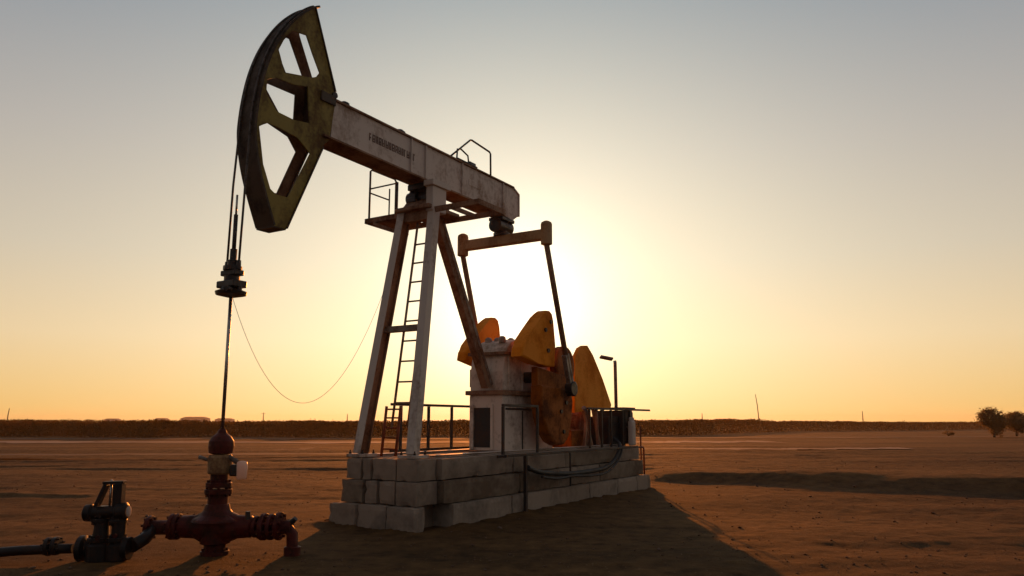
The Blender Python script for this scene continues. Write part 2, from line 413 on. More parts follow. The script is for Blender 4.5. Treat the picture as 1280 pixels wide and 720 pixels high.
# ------------------------------------------------------------------ the pumping unit
pj = in_frame('pump_jack')
tag(pj, 'tall nodding oil pump jack with white beam and olive horsehead on the concrete footing', 'pump jack')
Z0 = 1.037
# skid frame under the unit
mb = MB(); mb.ibeam((.7, -.62, Z0+.02), (8.1, -.62, Z0+.02), .04, .18, tf=.008); mb.build('skid_rail', 'white', pj)
mb = MB(); mb.ibeam((.7, .5, Z0+.02), (8.1, .5, Z0+.02), .04, .18, tf=.008); mb.build('skid_rail', 'white', pj)
# samson post: two front legs, one rear leg
top_u, top_z = 1.05, 5.22
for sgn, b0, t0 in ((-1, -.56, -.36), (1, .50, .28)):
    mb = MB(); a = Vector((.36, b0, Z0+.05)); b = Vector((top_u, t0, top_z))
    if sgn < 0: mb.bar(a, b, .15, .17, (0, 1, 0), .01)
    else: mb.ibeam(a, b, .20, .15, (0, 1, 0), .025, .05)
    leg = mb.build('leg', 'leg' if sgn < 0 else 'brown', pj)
    if sgn > 0:
        # pale front flange
        d = (b-a).normalized(); n = Vector((-1, 0, 0)); n = (n-d*n.dot(d)).normalized()
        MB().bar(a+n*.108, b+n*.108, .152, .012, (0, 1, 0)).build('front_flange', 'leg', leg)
    MB().box(a.x-.16, a.x+.2, a.y-.17, a.y+.17, Z0+.006, Z0+.055, .005).build('foot_plate', 'leg', pj)
    for dx in (-.11, .15):
        for dy in (-.13, .13): MB().lathe((a.x+dx, a.y+dy, Z0+.056), (0, 0, 1), [(0, .022), (.03, .022), (.031, .012), (.06, .012)], 6).build('anchor_bolt', 'iron', pj)
a = Vector((1.5, -.06, 5.22)); b = Vector((3.12, -.10, 2.26))
leg = MB().bar(a, b, .15, .20, (0, 1, 0), .01).build('leg', 'brown', pj)
d = (b-a).normalized(); n = Vector((0, -1, 0)); s_ = d.cross(Vector((0, 1, 0))).normalized()
if s_.x < 0: s_ = -s_
MB().bar(a+n*.081+s_*.06, b+n*.081+s_*.06, .012, .07, (0, 1, 0)).build('side_flange', 'ladder', leg)
# cross braces between the front legs
def lerp(p, q, t): return p+(q-p)*t
LN0, LN1 = Vector((.36, -.52, Z0)), Vector((top_u, -.30, top_z)); LF0, LF1 = Vector((.36, .50, Z0)), Vector((top_u, .26, top_z))
for z in (3.12,):
    t = (z-Z0)/(top_z-Z0); MB().bar(lerp(LN0, LN1, t), lerp(LF0, LF1, t), .10, .12, (0, 0, 1), .006).build('cross_brace', 'ladder', pj)
t = .97; MB().bar(lerp(LN0, LN1, t), lerp(LF0, LF1, t), .14, .14, (0, 0, 1), .006).build('cross_brace', 'brown', pj)
mb = MB(); mb.box(.93, 1.32, -.42, -.27, 5.16, 5.60, .01); mb.box(.88, 1.40, -.46, -.25, 5.60, 5.70, .008); mb.build('bearing_bracket', 'leg', pj)
# saddle and centre bearing
mb = MB(); mb.box(.85, 1.75, -.40, .36, 5.20, 5.27, .01); mb.prism([(.95, 5.272), (1.62, 5.272), (1.45, 5.42), (1.08, 5.42)], -.30, .28); mb.build('saddle', 'brown', pj)
mb = MB(); mb.lathe((1.26, -.36, 5.52), (0, 1, 0), [(0, .10), (.01, .13), (.10, .13), (.11, .175), (.26, .175), (.27, .12), (.45, .12), (.46, .175), (.61, .175), (.62, .13), (.71, .13), (.72, .10)], 28)
mb.box(1.05, 1.47, -.27, -.07, 5.415, 5.50, .01); mb.box(1.05, 1.47, .07, .27, 5.415, 5.50, .01)
mb.box(1.02, 1.50, -.22, .22, 5.62, 5.725, .01); mb.build('centre_bearing', 'iron', pj)

# walking beam: welded I section, white, with stiffeners and a chamfered tail
beam = MB().plate([(-1.25, 5.79), (3.35, 5.75), (3.95, 5.69), (4.17, 5.83), (4.16, 6.28), (3.96, 6.375), (-1.2, 6.385)], [], -.165, .165).build('walking_beam', 'white', pj)
MB().prism([(-1.30, 6.387), (3.965, 6.378), (3.965, 6.41), (-1.30, 6.42)], -.20, .20, .003).build('top_flange', 'brown', beam)
MB().prism([(3.967, 6.40), (4.19, 6.30), (4.19, 5.82), (4.172, 5.82), (4.172, 6.285), (3.967, 6.377)], -.19, .19).build('tail_plate', 'white', beam)
MB().prism([(-1.42, 5.755), (3.34, 5.715), (3.34, 5.747), (-1.42, 5.787)], -.215, .215, .003).build('bottom_flange', 'brown', beam)
for u in (.62, 1.02, 2.12, 3.55):
    for sv in (-1, 1):
        MB().box(u-.012, u+.012, *(sorted((sv*.166, sv*.198))), 5.79 if u < 3.3 else 5.77, 6.375).build('stiffener', 'white', beam)
mb = MB(); mb.box(2.35, 2.75, -.172, -.166, 6.02, 6.14, .003); mb.build('patch_plate', 'white', beam)
# lettering too worn to read
mb = MB(); x = -.42; rl = random.Random(12)
while x < .70:
    w = rl.choice([.05, .06, .07]); z0 = 6.02-.012*(x+.4); z1 = z0+.125
    k = rl.random()
    mb.box(x, x+.018, -.171, -.1655, z0, z1)
    if k > .3: mb.box(x+w-.018, x+w, -.171, -.1655, z0, z1)
    if k < .75: mb.box(x+.018, x+w-.018, -.171, -.1655, z1-.025, z1)
    if k > .2: mb.box(x+.018, x+w-.018, -.171, -.1655, z0+.04, z0+.065)
    if .4 < k: mb.box(x+.018, x+w-.018, -.171, -.1655, z0, z0+.022)
    x += w+.018
mb.build('lettering', 'lettering', beam)
# lugs, lubrication line and hand loop on the beam
mb = MB(); mb.lathe((.42, -.08, 6.40), (0, 0, 1), [(0, .10), (.05, .10), (.09, .05), (.10, .02)], 14); mb.build('lifting_lug', 'iron', beam)
mb = MB(); mb.lathe((-.93, -.1, 6.415), (0, 0, 1), [(0, .09), (.05, .08), (.08, .03)], 12); mb.build('lifting_lug', 'iron', beam)
MB().tube([(1.76, -.16, 6.41), (2.02, -.16, 6.62), (2.40, -.16, 6.93), (2.45, -.16, 6.945), (3.07, -.16, 6.90), (3.11, -.16, 6.87), (3.12, -.16, 6.41)], .019, 8).build('hand_loop', 'iron', beam)
MB().tube([(1.98, -.15, 6.41), (2.00, -.15, 6.63), (2.12, -.15, 6.66), (2.34, -.15, 6.60), (2.38, -.15, 6.42)], .016, 8).build('grease_line', 'iron', beam)
mb = MB(); mb.box(2.35, 2.55, -.2, -.1, 6.412, 6.49, .01); mb.tube([(1.95, -.18, 6.43), (2.6, -.18, 6.43)], .02, 8); mb.build('grease_block', 'iron', beam)

# horsehead
fr = [(-1.70, 7.70), (-1.88, 7.54), (-2.08, 7.31), (-2.27, 7.02), (-2.42, 6.71), (-2.53, 6.38), (-2.60, 6.04), (-2.64, 5.70), (-2.645, 5.42), (-2.59, 5.11), (-2.50, 4.82), (-2.38, 4.53), (-2.24, 4.22)]
rear = [(-2.03, 4.20), (-1.40, 5.62), (-1.28, 5.74), (-1.18, 6.44), (-1.22, 6.52), (-1.66, 7.66)]
import sys
def unp(x, y, v):
    r = (x-640)/F; up = (360-y)/F; ct, st = math.cos(TH), math.sin(TH)
    d = (r, ct-up*st, st+up*ct)
    k = (v-(OX*UY-OY*UX))/( -d[0]*UY+d[1]*UX)
    X, Y, Z = d[0]*k, d[1]*k, EYE+d[2]*k
    return ((X-OX)*UX+(Y-OY)*UY, Z)
HV = .17
near_holes = [[(348.5, 62), (357, 46), (366, 38), (383.5, 44), (391.5, 68), (400, 91), (396, 96), (389, 97), (356, 91)],
              [(334, 99), (346, 97), (368, 106), (385, 108), (387, 154), (368, 150), (346, 139), (333, 117)],
              [(324, 158), (334, 153), (350, 160), (372, 172), (388, 192), (360, 247), (345, 243), (338, 236), (329, 205)]]
far_holes = [[(344, 60), (357, 47), (361, 49), (377, 95), (356, 91)],
             [(328, 105), (335, 105), (368, 119), (366, 150), (350, 146)],
             [(322, 158), (334, 154), (359, 171), (369, 190), (345, 242), (335, 240), (326, 205)]]
nh = [[unp(x, y, -HV) for x, y in h] for h in near_holes]
fh = [[unp(x, y, HV) for x, y in h] for h in far_holes]
head = empty('horse_head', (0, 0, 0)); head.parent = pj
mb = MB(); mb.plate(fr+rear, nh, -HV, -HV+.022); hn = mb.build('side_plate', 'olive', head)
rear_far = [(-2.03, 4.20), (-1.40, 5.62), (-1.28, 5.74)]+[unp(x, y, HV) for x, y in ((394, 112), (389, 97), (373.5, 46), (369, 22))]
mb = MB(); mb.plate(fr[1:]+rear_far, fh, HV-.022, HV); mb.build('side_plate', 'headbrown', head)  # far plate in a darker brown than the near one
def strip(pts, y0, y1, th, name, m):
    mb = MB(); P = [Vector((x, 0, z)) for x, z in pts]; rows = []
    for i, p in enumerate(P):
        t = (P[min(i+1, len(P)-1)]-P[max(i-1, 0)]).normalized(); n = Vector((t.z, 0, -t.x))
        rows.append([mb.bm.verts.new((q.x, y, q.z)) for q, y in ((p, y0), (p, y1), (p+n*th, y1), (p+n*th, y0))])
    for A, B in zip(rows, rows[1:]):
        for k in range(4): mb.bm.faces.new((A[k], A[(k+1)%4], B[(k+1)%4], B[k]))
    mb.bm.faces.new(rows[0][::-1]); mb.bm.faces.new(rows[-1])
    return mb.build(name, m, head)
def smooth_curve(pts, k=4):
    out = []
    for i in range(len(pts)-1):
        p0, p1, p2, p3 = pts[max(i-1, 0)], pts[i], pts[i+1], pts[min(i+2, len(pts)-1)]
        for s in range(k):
            t = s/k
            out.append(tuple(.5*((2*p1[j])+(-p0[j]+p2[j])*t+(2*p0[j]-5*p1[j]+4*p2[j]-p3[j])*t*t+(-p0[j]+3*p1[j]-3*p2[j]+p3[j])*t*t*t) for j in (0, 1)))
    out.append(pts[-1]); return out
arc = smooth_curve([(-1.60, 7.76)]+fr)
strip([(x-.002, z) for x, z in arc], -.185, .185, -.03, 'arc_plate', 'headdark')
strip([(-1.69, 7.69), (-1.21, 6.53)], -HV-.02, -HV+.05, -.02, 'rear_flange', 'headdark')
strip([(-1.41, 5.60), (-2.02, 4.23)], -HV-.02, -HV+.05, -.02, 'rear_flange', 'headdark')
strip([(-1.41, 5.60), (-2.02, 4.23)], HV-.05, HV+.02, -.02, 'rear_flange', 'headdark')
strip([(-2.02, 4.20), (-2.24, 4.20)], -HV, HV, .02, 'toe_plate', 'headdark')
# inner webs
mb = MB(); mb.box(-1.52, -1.40, -HV+.026, HV-.026, 5.66, 6.60, .005)
mb.build('inner_web', 'headdark', head)
mb = MB(); mb.box(-1.50, -1.20, -HV-.03, -HV-.002, 6.30, 6.45, .004); mb.build('clamp_plate', 'headdark', head)
mb = MB(); mb.lathe((-1.22, -.2, 6.47), (0, 1, 0), [(0, .05), (.4, .05)], 12); mb.build('hinge_pin', 'iron', head)

# bridle: two wire ropes over the face of the head down to the carrier bar
for v in (-.11, .11):
    pts = [(x-.018, v, z) for x, z in arc[2:]]
    k = min(range(len(pts)), key=lambda i: pts[i][0]); pts = pts[:k+1]+[(-2.70, v*1.1, 4.7), (-2.72, v*1.05, 3.62)]
    MB().tube(pts, .015, 8).build('bridle_rope', 'rope', pj)
cb = MB(); cb.box(-2.83, -2.61, -.17, .17, 3.30, 3.39, .012); cb.box(-2.80, -2.64, -.14, .14, 3.46, 3.53, .01); cb.build('carrier_bar', 'iron', pj)
mb = MB()
mb.lathe((-2.72, 0, 3.18), (0, 0, 1), [(0, .06), (.03, .19), (.07, .20), (.10, .13), (.13, .12)], 20)
mb.lathe((-2.72, 0, 3.392), (0, 0, 1), [(0, .10), (.065, .10)], 16)
mb.lathe((-2.72, 0, 3.535), (0, 0, 1), [(0, .12), (.05, .12), (.06, .07), (.13, .07), (.14, .045), (.28, .045)], 16)
for v in (-.125, .125):
    mb.lathe((-2.72, v*.9, 3.535), (0, 0, 1), [(0, .035), (.12, .03)], 10)
    mb.lathe((-2.72, v*1.3, 3.21), (0, 0, 1), [(0, .03), (.1, .03)], 10)
mb.lathe((-2.83, -.12, 3.26), (-1, -.3, 0), [(0, .035), (.09, .03)], 10); mb.lathe((-2.61, .1, 3.34), (1, .1, 0), [(0, .035), (.1, .03)], 10)
mb.build('rod_clamp', 'iron', pj)
MB().tube([(-2.72, 0, 3.6), (-2.72, 0, 4.28)], .028, 10).build('rod_clamp', 'iron', pj)
MB().tube([(-2.72, 0, 4.28), (-2.72, 0, 4.55)], .014, 8).build('polished_rod', 'rod', pj)
MB().tube([(-2.72, 0, 1.45), (-2.72, 0, 3.2)], .022, 12).build('polished_rod', 'rod', pj)

# equaliser, its bearing and the pitman arms
mb = MB(); mb.box(3.55, 4.02, -.17, .17, 5.63, 5.70, .01); mb.lathe((3.52, 0, 5.53), (1, 0, 0), [(0, .10), (.01, .15), (.5, .15), (.51, .10)], 22)
mb.lathe((3.78, 0, 5.34), (0, 0, 1), [(0, .17), (.06, .17), (.07, .12), (.3, .12)], 18)
mb.build('tail_bearing', 'iron', pj)
eq = MB().bar((3.80, -.98, 5.25), (3.80, .93, 5.25), .20, .18, (0, 0, 1), .01).build('equalizer', 'tanpaint', pj)
for v in (-1.04, .98):
    MB().lathe((3.80, v, 5.03), (0, 0, 1), [(0, .07), (.02, .115), (.42, .115), (.46, .10), (.49, .05)], 18).build('pin_housing', 'tanpaint', eq)
PIN = (4.78, 2.25)
for v in (-1.04, .98):
    a = Vector((3.80, v, 5.05)); b = Vector((PIN[0], v, PIN[1]))
    pt = MB().tube([a, b], .055, 12).build('pitman_arm', 'brown', pj)
    d = (b-a).normalized()
    MB().bar(b-d*.72, b+d*.05, .10, .17, (0, 1, 0), .01).build('lower_fork', 'galv', pt)
    MB().lathe((PIN[0], v-.08, PIN[1]), (0, 1, 0), [(0, .13), (.01, .15), (.15, .15), (.16, .13)], 20).build('wrist_bearing', 'iron', pt)

# cranks with the yellow counterweights, one pair on each side of the gearbox
SH = (4.05, 2.46)
up = [(3.10, 2.80), (3.14, 2.97), (3.27, 3.12), (3.54, 3.36), (3.85, 3.62), (3.99, 3.73), (4.09, 3.78), (4.22, 3.79), (4.32, 3.74), (4.38, 3.60), (4.42, 3.1), (4.42, 2.68), (4.2, 2.66), (3.75, 2.70)]
lo = [(3.86, 2.30), (3.84, 1.95), (3.92, 1.66), (4.08, 1.40), (4.32, 1.20), (4.55, 1.13), (4.78, 1.15), (4.98, 1.30), (5.10, 1.60), (5.14, 2.0), (5.14, 2.22), (4.6, 2.26)]
for sgn, v0, v1 in ((-1, -.88, -.62), (1, .60, .84)):
    sh = 0 if sgn < 0 else .30
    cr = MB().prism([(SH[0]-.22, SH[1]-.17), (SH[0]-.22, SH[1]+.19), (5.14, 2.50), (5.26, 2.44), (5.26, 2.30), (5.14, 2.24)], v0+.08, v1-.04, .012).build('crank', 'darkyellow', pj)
    for poly, m in ((up, 'yellow'), (lo, 'darkyellow')):  # upper weight in the bright yellow, lower one in the shade-darkened copy
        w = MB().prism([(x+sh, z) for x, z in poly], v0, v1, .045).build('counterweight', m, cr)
        cx = sum(p[0] for p in poly)/len(poly); cz = sum(p[1] for p in poly)/len(poly)
        vo = v0 if sgn < 0 else v1
        for dx, dz in ((.1, .12), (.32, .3), (.2, -.28)):
            MB().lathe((cx+sh+dx, vo+sgn*.03, cz+dz), (0, -sgn, 0), [(0, .045), (.04, .045)], 6).build('weight_bolt', 'iron', w)
# gearbox on its plinth
pl = MB().box(3.20, 5.15, -.40, .36, Z0+.02, 2.10, .012).build('gearbox_plinth', 'plinth', pj)
mb = MB(); mb.box(3.13, 5.2, -.455, .415, 2.10, 2.185, .01); mb.build('top_plate', 'brown', pl)
mb = MB(); mb.box(3.188, 3.20, -.14, .24, 1.12, 1.86, .002); mb.build('dark_opening_panel', 'black', pl)  # black panel paints the darkness inside the opening; no hole is cut
mb = MB(); mb.box(3.165, 3.2, .245, .30, 1.08, 1.92, .004); mb.box(3.165, 3.2, -.20, -.145, 1.08, 1.92, .004); mb.build('door_frame', 'plinth', pl)
mb = MB(); mb.box(3.30, 5.1, -.412, -.40, 1.82, 1.86, .002); mb.box(3.9, 3.94, -.412, -.40, 1.06, 1.81, .002); mb.box(4.5, 4.54, -.412, -.40, 1.06, 1.81, .002); mb.build('seam_strip', 'black', pl)
gbx = MB().prism([(3.22, 2.19), (3.22, 2.55), (3.27, 2.78), (3.36, 2.98), (3.50, 3.12), (3.75, 3.20), (4.35, 3.22), (4.75, 3.10), (5.05, 2.85), (5.15, 2.5), (5.15, 2.19)], -.40, .36, .02).build('gearbox', 'plinth', pj)
MB().prism([(3.19, 2.86), (3.19, 2.92), (5.12, 2.92), (5.12, 2.86)], -.44, .40, .006).build('split_flange', 'brown', gbx)
for p in ((3.5, -.2), (3.72, .05), (3.9, -.15), (3.62, .2), (4.1, .1)):
    MB().lathe((p[0], p[1], 3.12), (0, 0, 1), [(0, .07), (.1, .07), (.13, .035)], 12).build('breather_cap', 'galv', gbx)
for u in (3.4, 3.9, 4.4, 4.9):
    MB().box(u-.02, u+.02, -.43, -.402, 2.2, 2.855, .004).build('rib', 'plinth', gbx)
MB().lathe((SH[0], -.62, SH[1]), (0, 1, 0), [(0, .11), (1.2, .11)], 20).build('crank_shaft', 'iron', gbx)
# sheave cover behind the gearbox, belt guard, motor
mb = MB(); mb.lathe((5.25, -.68, 2.75), (0, 1, 0), [(0, .36), (.02, .42), (.16, .42), (.18, .36)], 32); mb.build('brake_drum', 'darkyellow', pj)
gd = [unp(x, y, -.52) for x, y in ((717, 448), (723, 435), (728, 432), (733, 432), (740, 444), (752, 474), (763, 506), (762, 510), (745, 511), (717, 516))]
g = MB().prism(gd, -.55, -.46, .010).build('belt_guard', 'yellow', pj)
mb = MB(); mb.lathe((7.0, -.20, 1.62), (0, 1, 0), [(0, .20), (.02, .27), (.55, .27), (.57, .22), (.62, .10)], 24)
for k in range(14):
    q = 2*math.pi*k/14; mb.box(7.0+.27*math.cos(q)-.012, 7.0+.27*math.cos(q)+.012, -.15, .3, 1.62+.27*math.sin(q)-.012, 1.62+.27*math.sin(q)+.012)
mo = mb.build('motor', 'brown', pj)
mb = MB(); mb.box(6.7, 7.3, -.25, .45, Z0+.02, 1.34, .01); mb.build('motor_stand', 'brown', pj)
mb = MB(); mb.tube([(5.9, -.75, 1.9), (6.05, -.75, 1.8), (6.15, -.75, 1.45), (6.12, -.75, 1.08)], .045, 10); mb.build('brake_lever', 'galv', pj)
for (a, b) in (((6.2, -.6, 1.06), (6.6, -.5, 1.95)), ((6.55, -.62, 1.06), (6.35, -.5, 1.95)), ((6.9, -.6, 1.06), (7.05, -.5, 1.93)), ((7.2, -.5, 1.06), (6.95, -.45, 1.93))):
    MB().bar(a, b, .06, .06, (0, 1, 0), .004).build('guard_strut', 'brown', pj)
mb = MB(); mb.box(5.8, 6.5, -.5, .2, Z0+.02, 1.42, .015); mb.build('brake_box', 'darkyellow', pj)

# service platform at the top of the post
pf = MB().box(.98, 1.75, .30, 1.13, 5.13, 5.17, .004).build('platform', 'brown', pj)
mb = MB()
mb.bar((.99, -1.32, 5.18), (.99, 1.13, 5.18), .09, .05, (0, 0, 1)); mb.bar((1.74, -1.32, 5.18), (1.74, 1.13, 5.18), .09, .05, (0, 0, 1))
mb.bar((.965, 1.13, 5.18), (1.765, 1.13, 5.18), .09, .05, (0, 0, 1)); mb.bar((.965, -1.32, 5.18), (1.765, -1.32, 5.18), .09, .05, (0, 0, 1))
mb.bar((.99, -.75, 5.18), (1.74, -.75, 5.18), .07, .04, (0, 0, 1))
mb.build('platform_frame', 'brown', pf)
mb = MB(); mb.bar((1.0, .95, 5.12), (.95, .30, 4.85), .07, .05, (1, 0, 0)); mb.bar((1.7, .95, 5.12), (1.1, .28, 4.85), .07, .05, (1, 0, 0)); mb.build('bracket', 'brown', pf)
mb = MB()
mb.tube([(1.02, 1.10, 5.2), (1.02, 1.10, 6.13), (1.06, 1.10, 6.17), (1.70, 1.10, 6.17), (1.74, 1.10, 6.13), (1.74, 1.10, 5.2)], .019, 8)
mb.tube([(1.03, 1.10, 5.72), (1.56, 1.10, 5.72)], .015, 8); mb.tube([(1.56, 1.1, 5.2), (1.56, 1.1, 5.94)], .014, 8)
mb.tube([(1.03, 1.09, 5.80), (1.02, .50, 5.80)], .015, 8)
mb.tube([(1.75, 1.08, 5.2), (1.75, 1.08, 6.12)], .026, 8)
mb.build('guard_rail', 'iron', pf)
# ladder
ld = empty('ladder', (0, 0, 0)); ld.parent = pj
def lp(z, v):
    t = (z-Z0)/(top_z-Z0); return Vector((.47+.66*t, v, z))
for v in (.03, -.30):
    MB().tube([lp(1.5, v), lp(5.15, v)], .021, 8).build('rail', 'ladder', ld)
z = 1.9
while z < 5.1:
    MB().tube([lp(z, .03), lp(z, -.30)], .016, 6).build('rung', 'ladder', ld); z += .34
ll = empty('lower_ladder', (0, 0, 0)); ll.parent = pj
for v in (.02, .32):
    MB().tube([lp(Z0+.01, v-.02)+Vector((.15, 0, 0)), lp(1.85, v-.04)+Vector((.1, 0, 0))], .024, 8).build('rail', 'redladder', ll)
for z in (1.16, 1.34, 1.5, 1.66, 1.8):
    MB().tube([lp(z, .0)+Vector((.14, 0, 0)), lp(z, .30)+Vector((.14, 0, 0))], .016, 6).build('rung', 'redladder', ll)
# thin signal wire sagging from the carrier bar back to the post
P0 = Vector((-2.66, .1, 3.3)); P1 = Vector((.78, .42, 3.95)); mid = []
for i in range(41):
    t = i/40; p = P0+(P1-P0)*t; s = 1-(2*t-1)**2
    mid.append(Vector((p.x, p.y, p.z-1.72*s*(1-.25*(t-.5)))))
MB().tube(mid, .0032, 6).build('signal_wire', 'rope', pj)

# ------------------------------------------------------------------ railings, cabinet and the like on the footing
def railing(name, label, u0, u1, v, ztop, posts, zlow=None, z0=1.037, group=None, tail=0.0):
    t = in_frame(name); tag(t, label, 'railing', group)
    MB().bar((u0, v, ztop), (u1+tail, v, ztop), .045, .045, (0, 1, 0), .004).build('top_rail', 'black', t)
    if zlow: MB().bar((u0, v, zlow), (u1, v, zlow), .06, .035, (0, 0, 1), .004).build('bottom_rail', 'black', t)
    for u in posts:
        MB().bar((u, v, z0), (u, v, ztop-.024), .045, .045, (0, 1, 0), .003).build('post', 'black', t)
    return t
railing('safety_railing', 'black railing of thin posts between the white leg and the gearbox plinth', 1.35, 4.6, .74, 1.90, (1.62, 2.42, 3.15, 4.0), 1.09)
railing('safety_railing', 'small black rectangular rail frame standing before the gearbox plinth', 2.22, 3.45, -1.02, 1.88, (2.24, 3.43))
railing('safety_railing', 'black railing at the motor end reaching past the electrical cabinet', 5.9, 8.3, -.84, 1.88, (6.0, 6.6, 7.1, 7.75, 8.18), None, tail=1.15)
t = railing('pipe_bracket', 'long black pipe running along the side of the footing on one tall leg', 2.2, 8.0, -1.09, 1.02, (), None)
t['category'] = 'pipe'
MB().bar((2.88, -1.09, .0), (2.88, -1.09, .995), .06, .06, (0, 1, 0), .004).build('post', 'black', t)
MB().bar((4.6, -1.09, .36), (4.6, -1.09, .995), .03, .03, (0, 1, 0), .003).build('post', 'black', t)
for u in (2.24, 3.43, 5.2, 7.2): MB().box(u-.03, u+.03, -1.066, -.885, .99, 1.03, .004).build('bracket', 'black', t)
# hose
hp = [(2.9, -1.12, .80), (3.3, -1.12, .70), (3.9, -1.12, .64), (4.6, -1.12, .60), (5.4, -1.12, .60), (6.1, -1.12, .63), (6.6, -1.10, .74), (6.95, -1.07, .92), (7.2, -.99, 1.10), (7.3, -.80, 1.22)]
def cr3(pts, k=6):
    out = []; P = [Vector(p) for p in pts]
    for i in range(len(P)-1):
        p0, p1, p2, p3 = P[max(i-1, 0)], P[i], P[i+1], P[min(i+2, len(P)-1)]
        for s in range(k):
            t = s/k; out.append(.5*((2*p1)+(p2-p0)*t+(2*p0-5*p1+4*p2-p3)*t*t+(3*p1-p0-3*p2+p3)*t*t*t))
    out.append(P[-1]); return out
h = in_frame('rubber_hose'); tag(h, 'thick black hose sagging along the side of the concrete footing', 'hose')
MB().tube(cr3(hp), .045, 10).build('hose', 'hose', h)
MB().tube(cr3([(x, y-.06, z-.07+.03*math.sin(x*3)) for x, y, z in hp[1:]]), .022, 8).build('thin_cable', 'hose', h)
# cabinet
cbn = in_frame('electrical_cabinet'); tag(cbn, 'dark upright electrical cabinet at the far end of the footing', 'cabinet')
MB().box(7.95, 8.45, -.80, -.10, 1.08, 1.86, .015).build('body', 'black', cbn)
MB().box(7.97, 8.43, -.82, -.802, 1.12, 1.82, .006).build('door', 'black', cbn)
MB().box(7.38, 7.93, -.66, .05, 1.042, 1.72, .02).build('shadow_fill_box', 'black', cbn)  # stands for clutter; added to close a lit slit in the unit's shadow
MB().box(7.36, 7.93, -.68, -.662, 1.50, 1.56, .004).build('hinge_strip', 'iron', cbn)
MB().tube([(7.6, -.4, 1.72), (7.6, -.4, 1.86), (7.7, -.4, 1.9), (7.88, -.4, 1.9)], .03, 8).build('conduit', 'black', cbn)
MB().box(7.88, 8.55, -.835, -.05, 1.90, 1.935, .006).build('roof', 'black', cbn)
for u in (8.0, 8.4):
    for v in (-.75, -.14): MB().box(u-.03, u+.03, v-.03, v+.03, 1.037, 1.08).build('leg', 'black', cbn)
MB().lathe((8.05, -.83, 1.48), (0, 1, 0), [(0, .025), (.012, .025)], 12).build('handle', 'galv', cbn)
# white canister in front of the cabinet
cn = in_frame('white_canister'); tag(cn, 'white plastic canister with two caps in front of the dark cabinet', 'canister')
mb = MB(); mb.box(7.98, 8.20, -.985, -.865, 1.045, 1.62, .03); mb.build('body', 'plastic', cn)
for u in (8.02, 8.16): MB().lathe((u, -.925, 1.60), (0, 0, 1), [(0, .035), (.09, .035), (.1, .02)], 12).build('cap', 'plastic', cn)
# lamp pole
lpz = in_frame('lamp_post'); tag(lpz, 'thin grey pole with a small flat floodlight behind the motor railing', 'lamp post')
LU, LV = 8.28, -.45
MB().tube([(LU, LV, 1.037), (LU, LV, 3.02), (LU-.02, LV, 3.07)], .042, 10).build('pole', 'galv', lpz)
MB().lathe((LU, LV, 1.037), (0, 0, 1), [(0, .10), (.02, .10), (.025, .06), (.06, .045)], 14).build('base', 'galv', lpz)
lh = MB().bar((LU-.03, LV+.05, 3.11), (LU-.22, LV+.30, 3.17), .16, .05, (0, 1, 0), .01).build('lamp_head', 'galv', lpz)
# low rail at the right hand end
er = in_frame('step_rail'); tag(er, 'low rusty pipe rail on the far end of the concrete footing', 'rail')
MB().tube([(8.6, -.80, .705), (8.6, -.80, .95), (8.64, -.80, .98), (9.05, -.80, .98), (9.1, -.80, .94), (9.1, -.80, .32)], .022, 8).build('pipe_rail', 'redladder', er)
MB().tube([(8.92, -.80, .32), (8.92, -.80, 1.50)], .02, 8).build('post', 'redladder', er)

# ------------------------------------------------------------------ wellhead (local x to the right of the picture, y away)
WX, WY = wp(-2.72, 0)[0], wp(-2.72, 0)[1]
wh = empty('wellhead', (WX, WY, 0)); tag(wh, 'dark red oil wellhead under the polished rod left of the footing', 'wellhead')
def wl(z, prof, m, name, n=24): return MB().lathe((0, 0, z), (0, 0, 1), prof, n, False).build(name, m, wh)
wl(1.20, [(0, .10), (.02, .145), (.10, .155), (.16, .15), (.22, .11), (.26, .06), (.29, .05), (.31, .035)], 'red', 'stuffing_box')
sb = wl(.96, [(0, .13), (.02, .145), (.2, .15), (.235, .13)], 'tan', 'packing_housing')
wl(.86, [(0, .105), (.1, .105)], 'red', 'neck')
mb = MB(); mb.flange((0, 0, .80), (0, 0, 1), .155, .06, 8); mb.flange((0, 0, .72), (0, 0, 1), .165, .06, 8); mb.lathe((0, 0, .56), (0, 0, 1), [(0, .12), (.17, .12)]); mb.build('upper_flange', 'red', wh)
wl(.40, [(0, .30), (.03, .28), (.08, .20), (.13, .16), (.20, .14)], 'red', 'bonnet')
mb = MB(); mb.lathe((-.45, 0, .33), (1, 0, 0), [(0, .11), (.02, .13), (.2, .14), (.3, .19), (.6, .19), (.72, .14), (.88, .13), (.9, .11)]); mb.lathe((0, 0, .12), (0, 0, 1), [(0, .13), (.02, .18), (.3, .20)]); mb.build('tee_body', 'red', wh)
mb = MB(); mb.lathe((0, 0, -.05), (0, 0, 1), [(0, .13), (.22, .13)]); mb.flange((0, 0, .0), (0, 0, 1), .17, .05, 8); mb.build('casing', 'red', wh)
# left run towards the valve
mb = MB(); mb.flange((-.50, 0, .33), (1, 0, 0), .155, .05); mb.flange((-.56, 0, .33), (1, 0, 0), .155, .05); mb.lathe((-.80, 0, .32), (1, 0, 0), [(0, .085), (.26, .085)])
mb.flange((-.84, 0, .31), (1, 0, 0), .15, .05); mb.build('side_flange', 'red', wh)
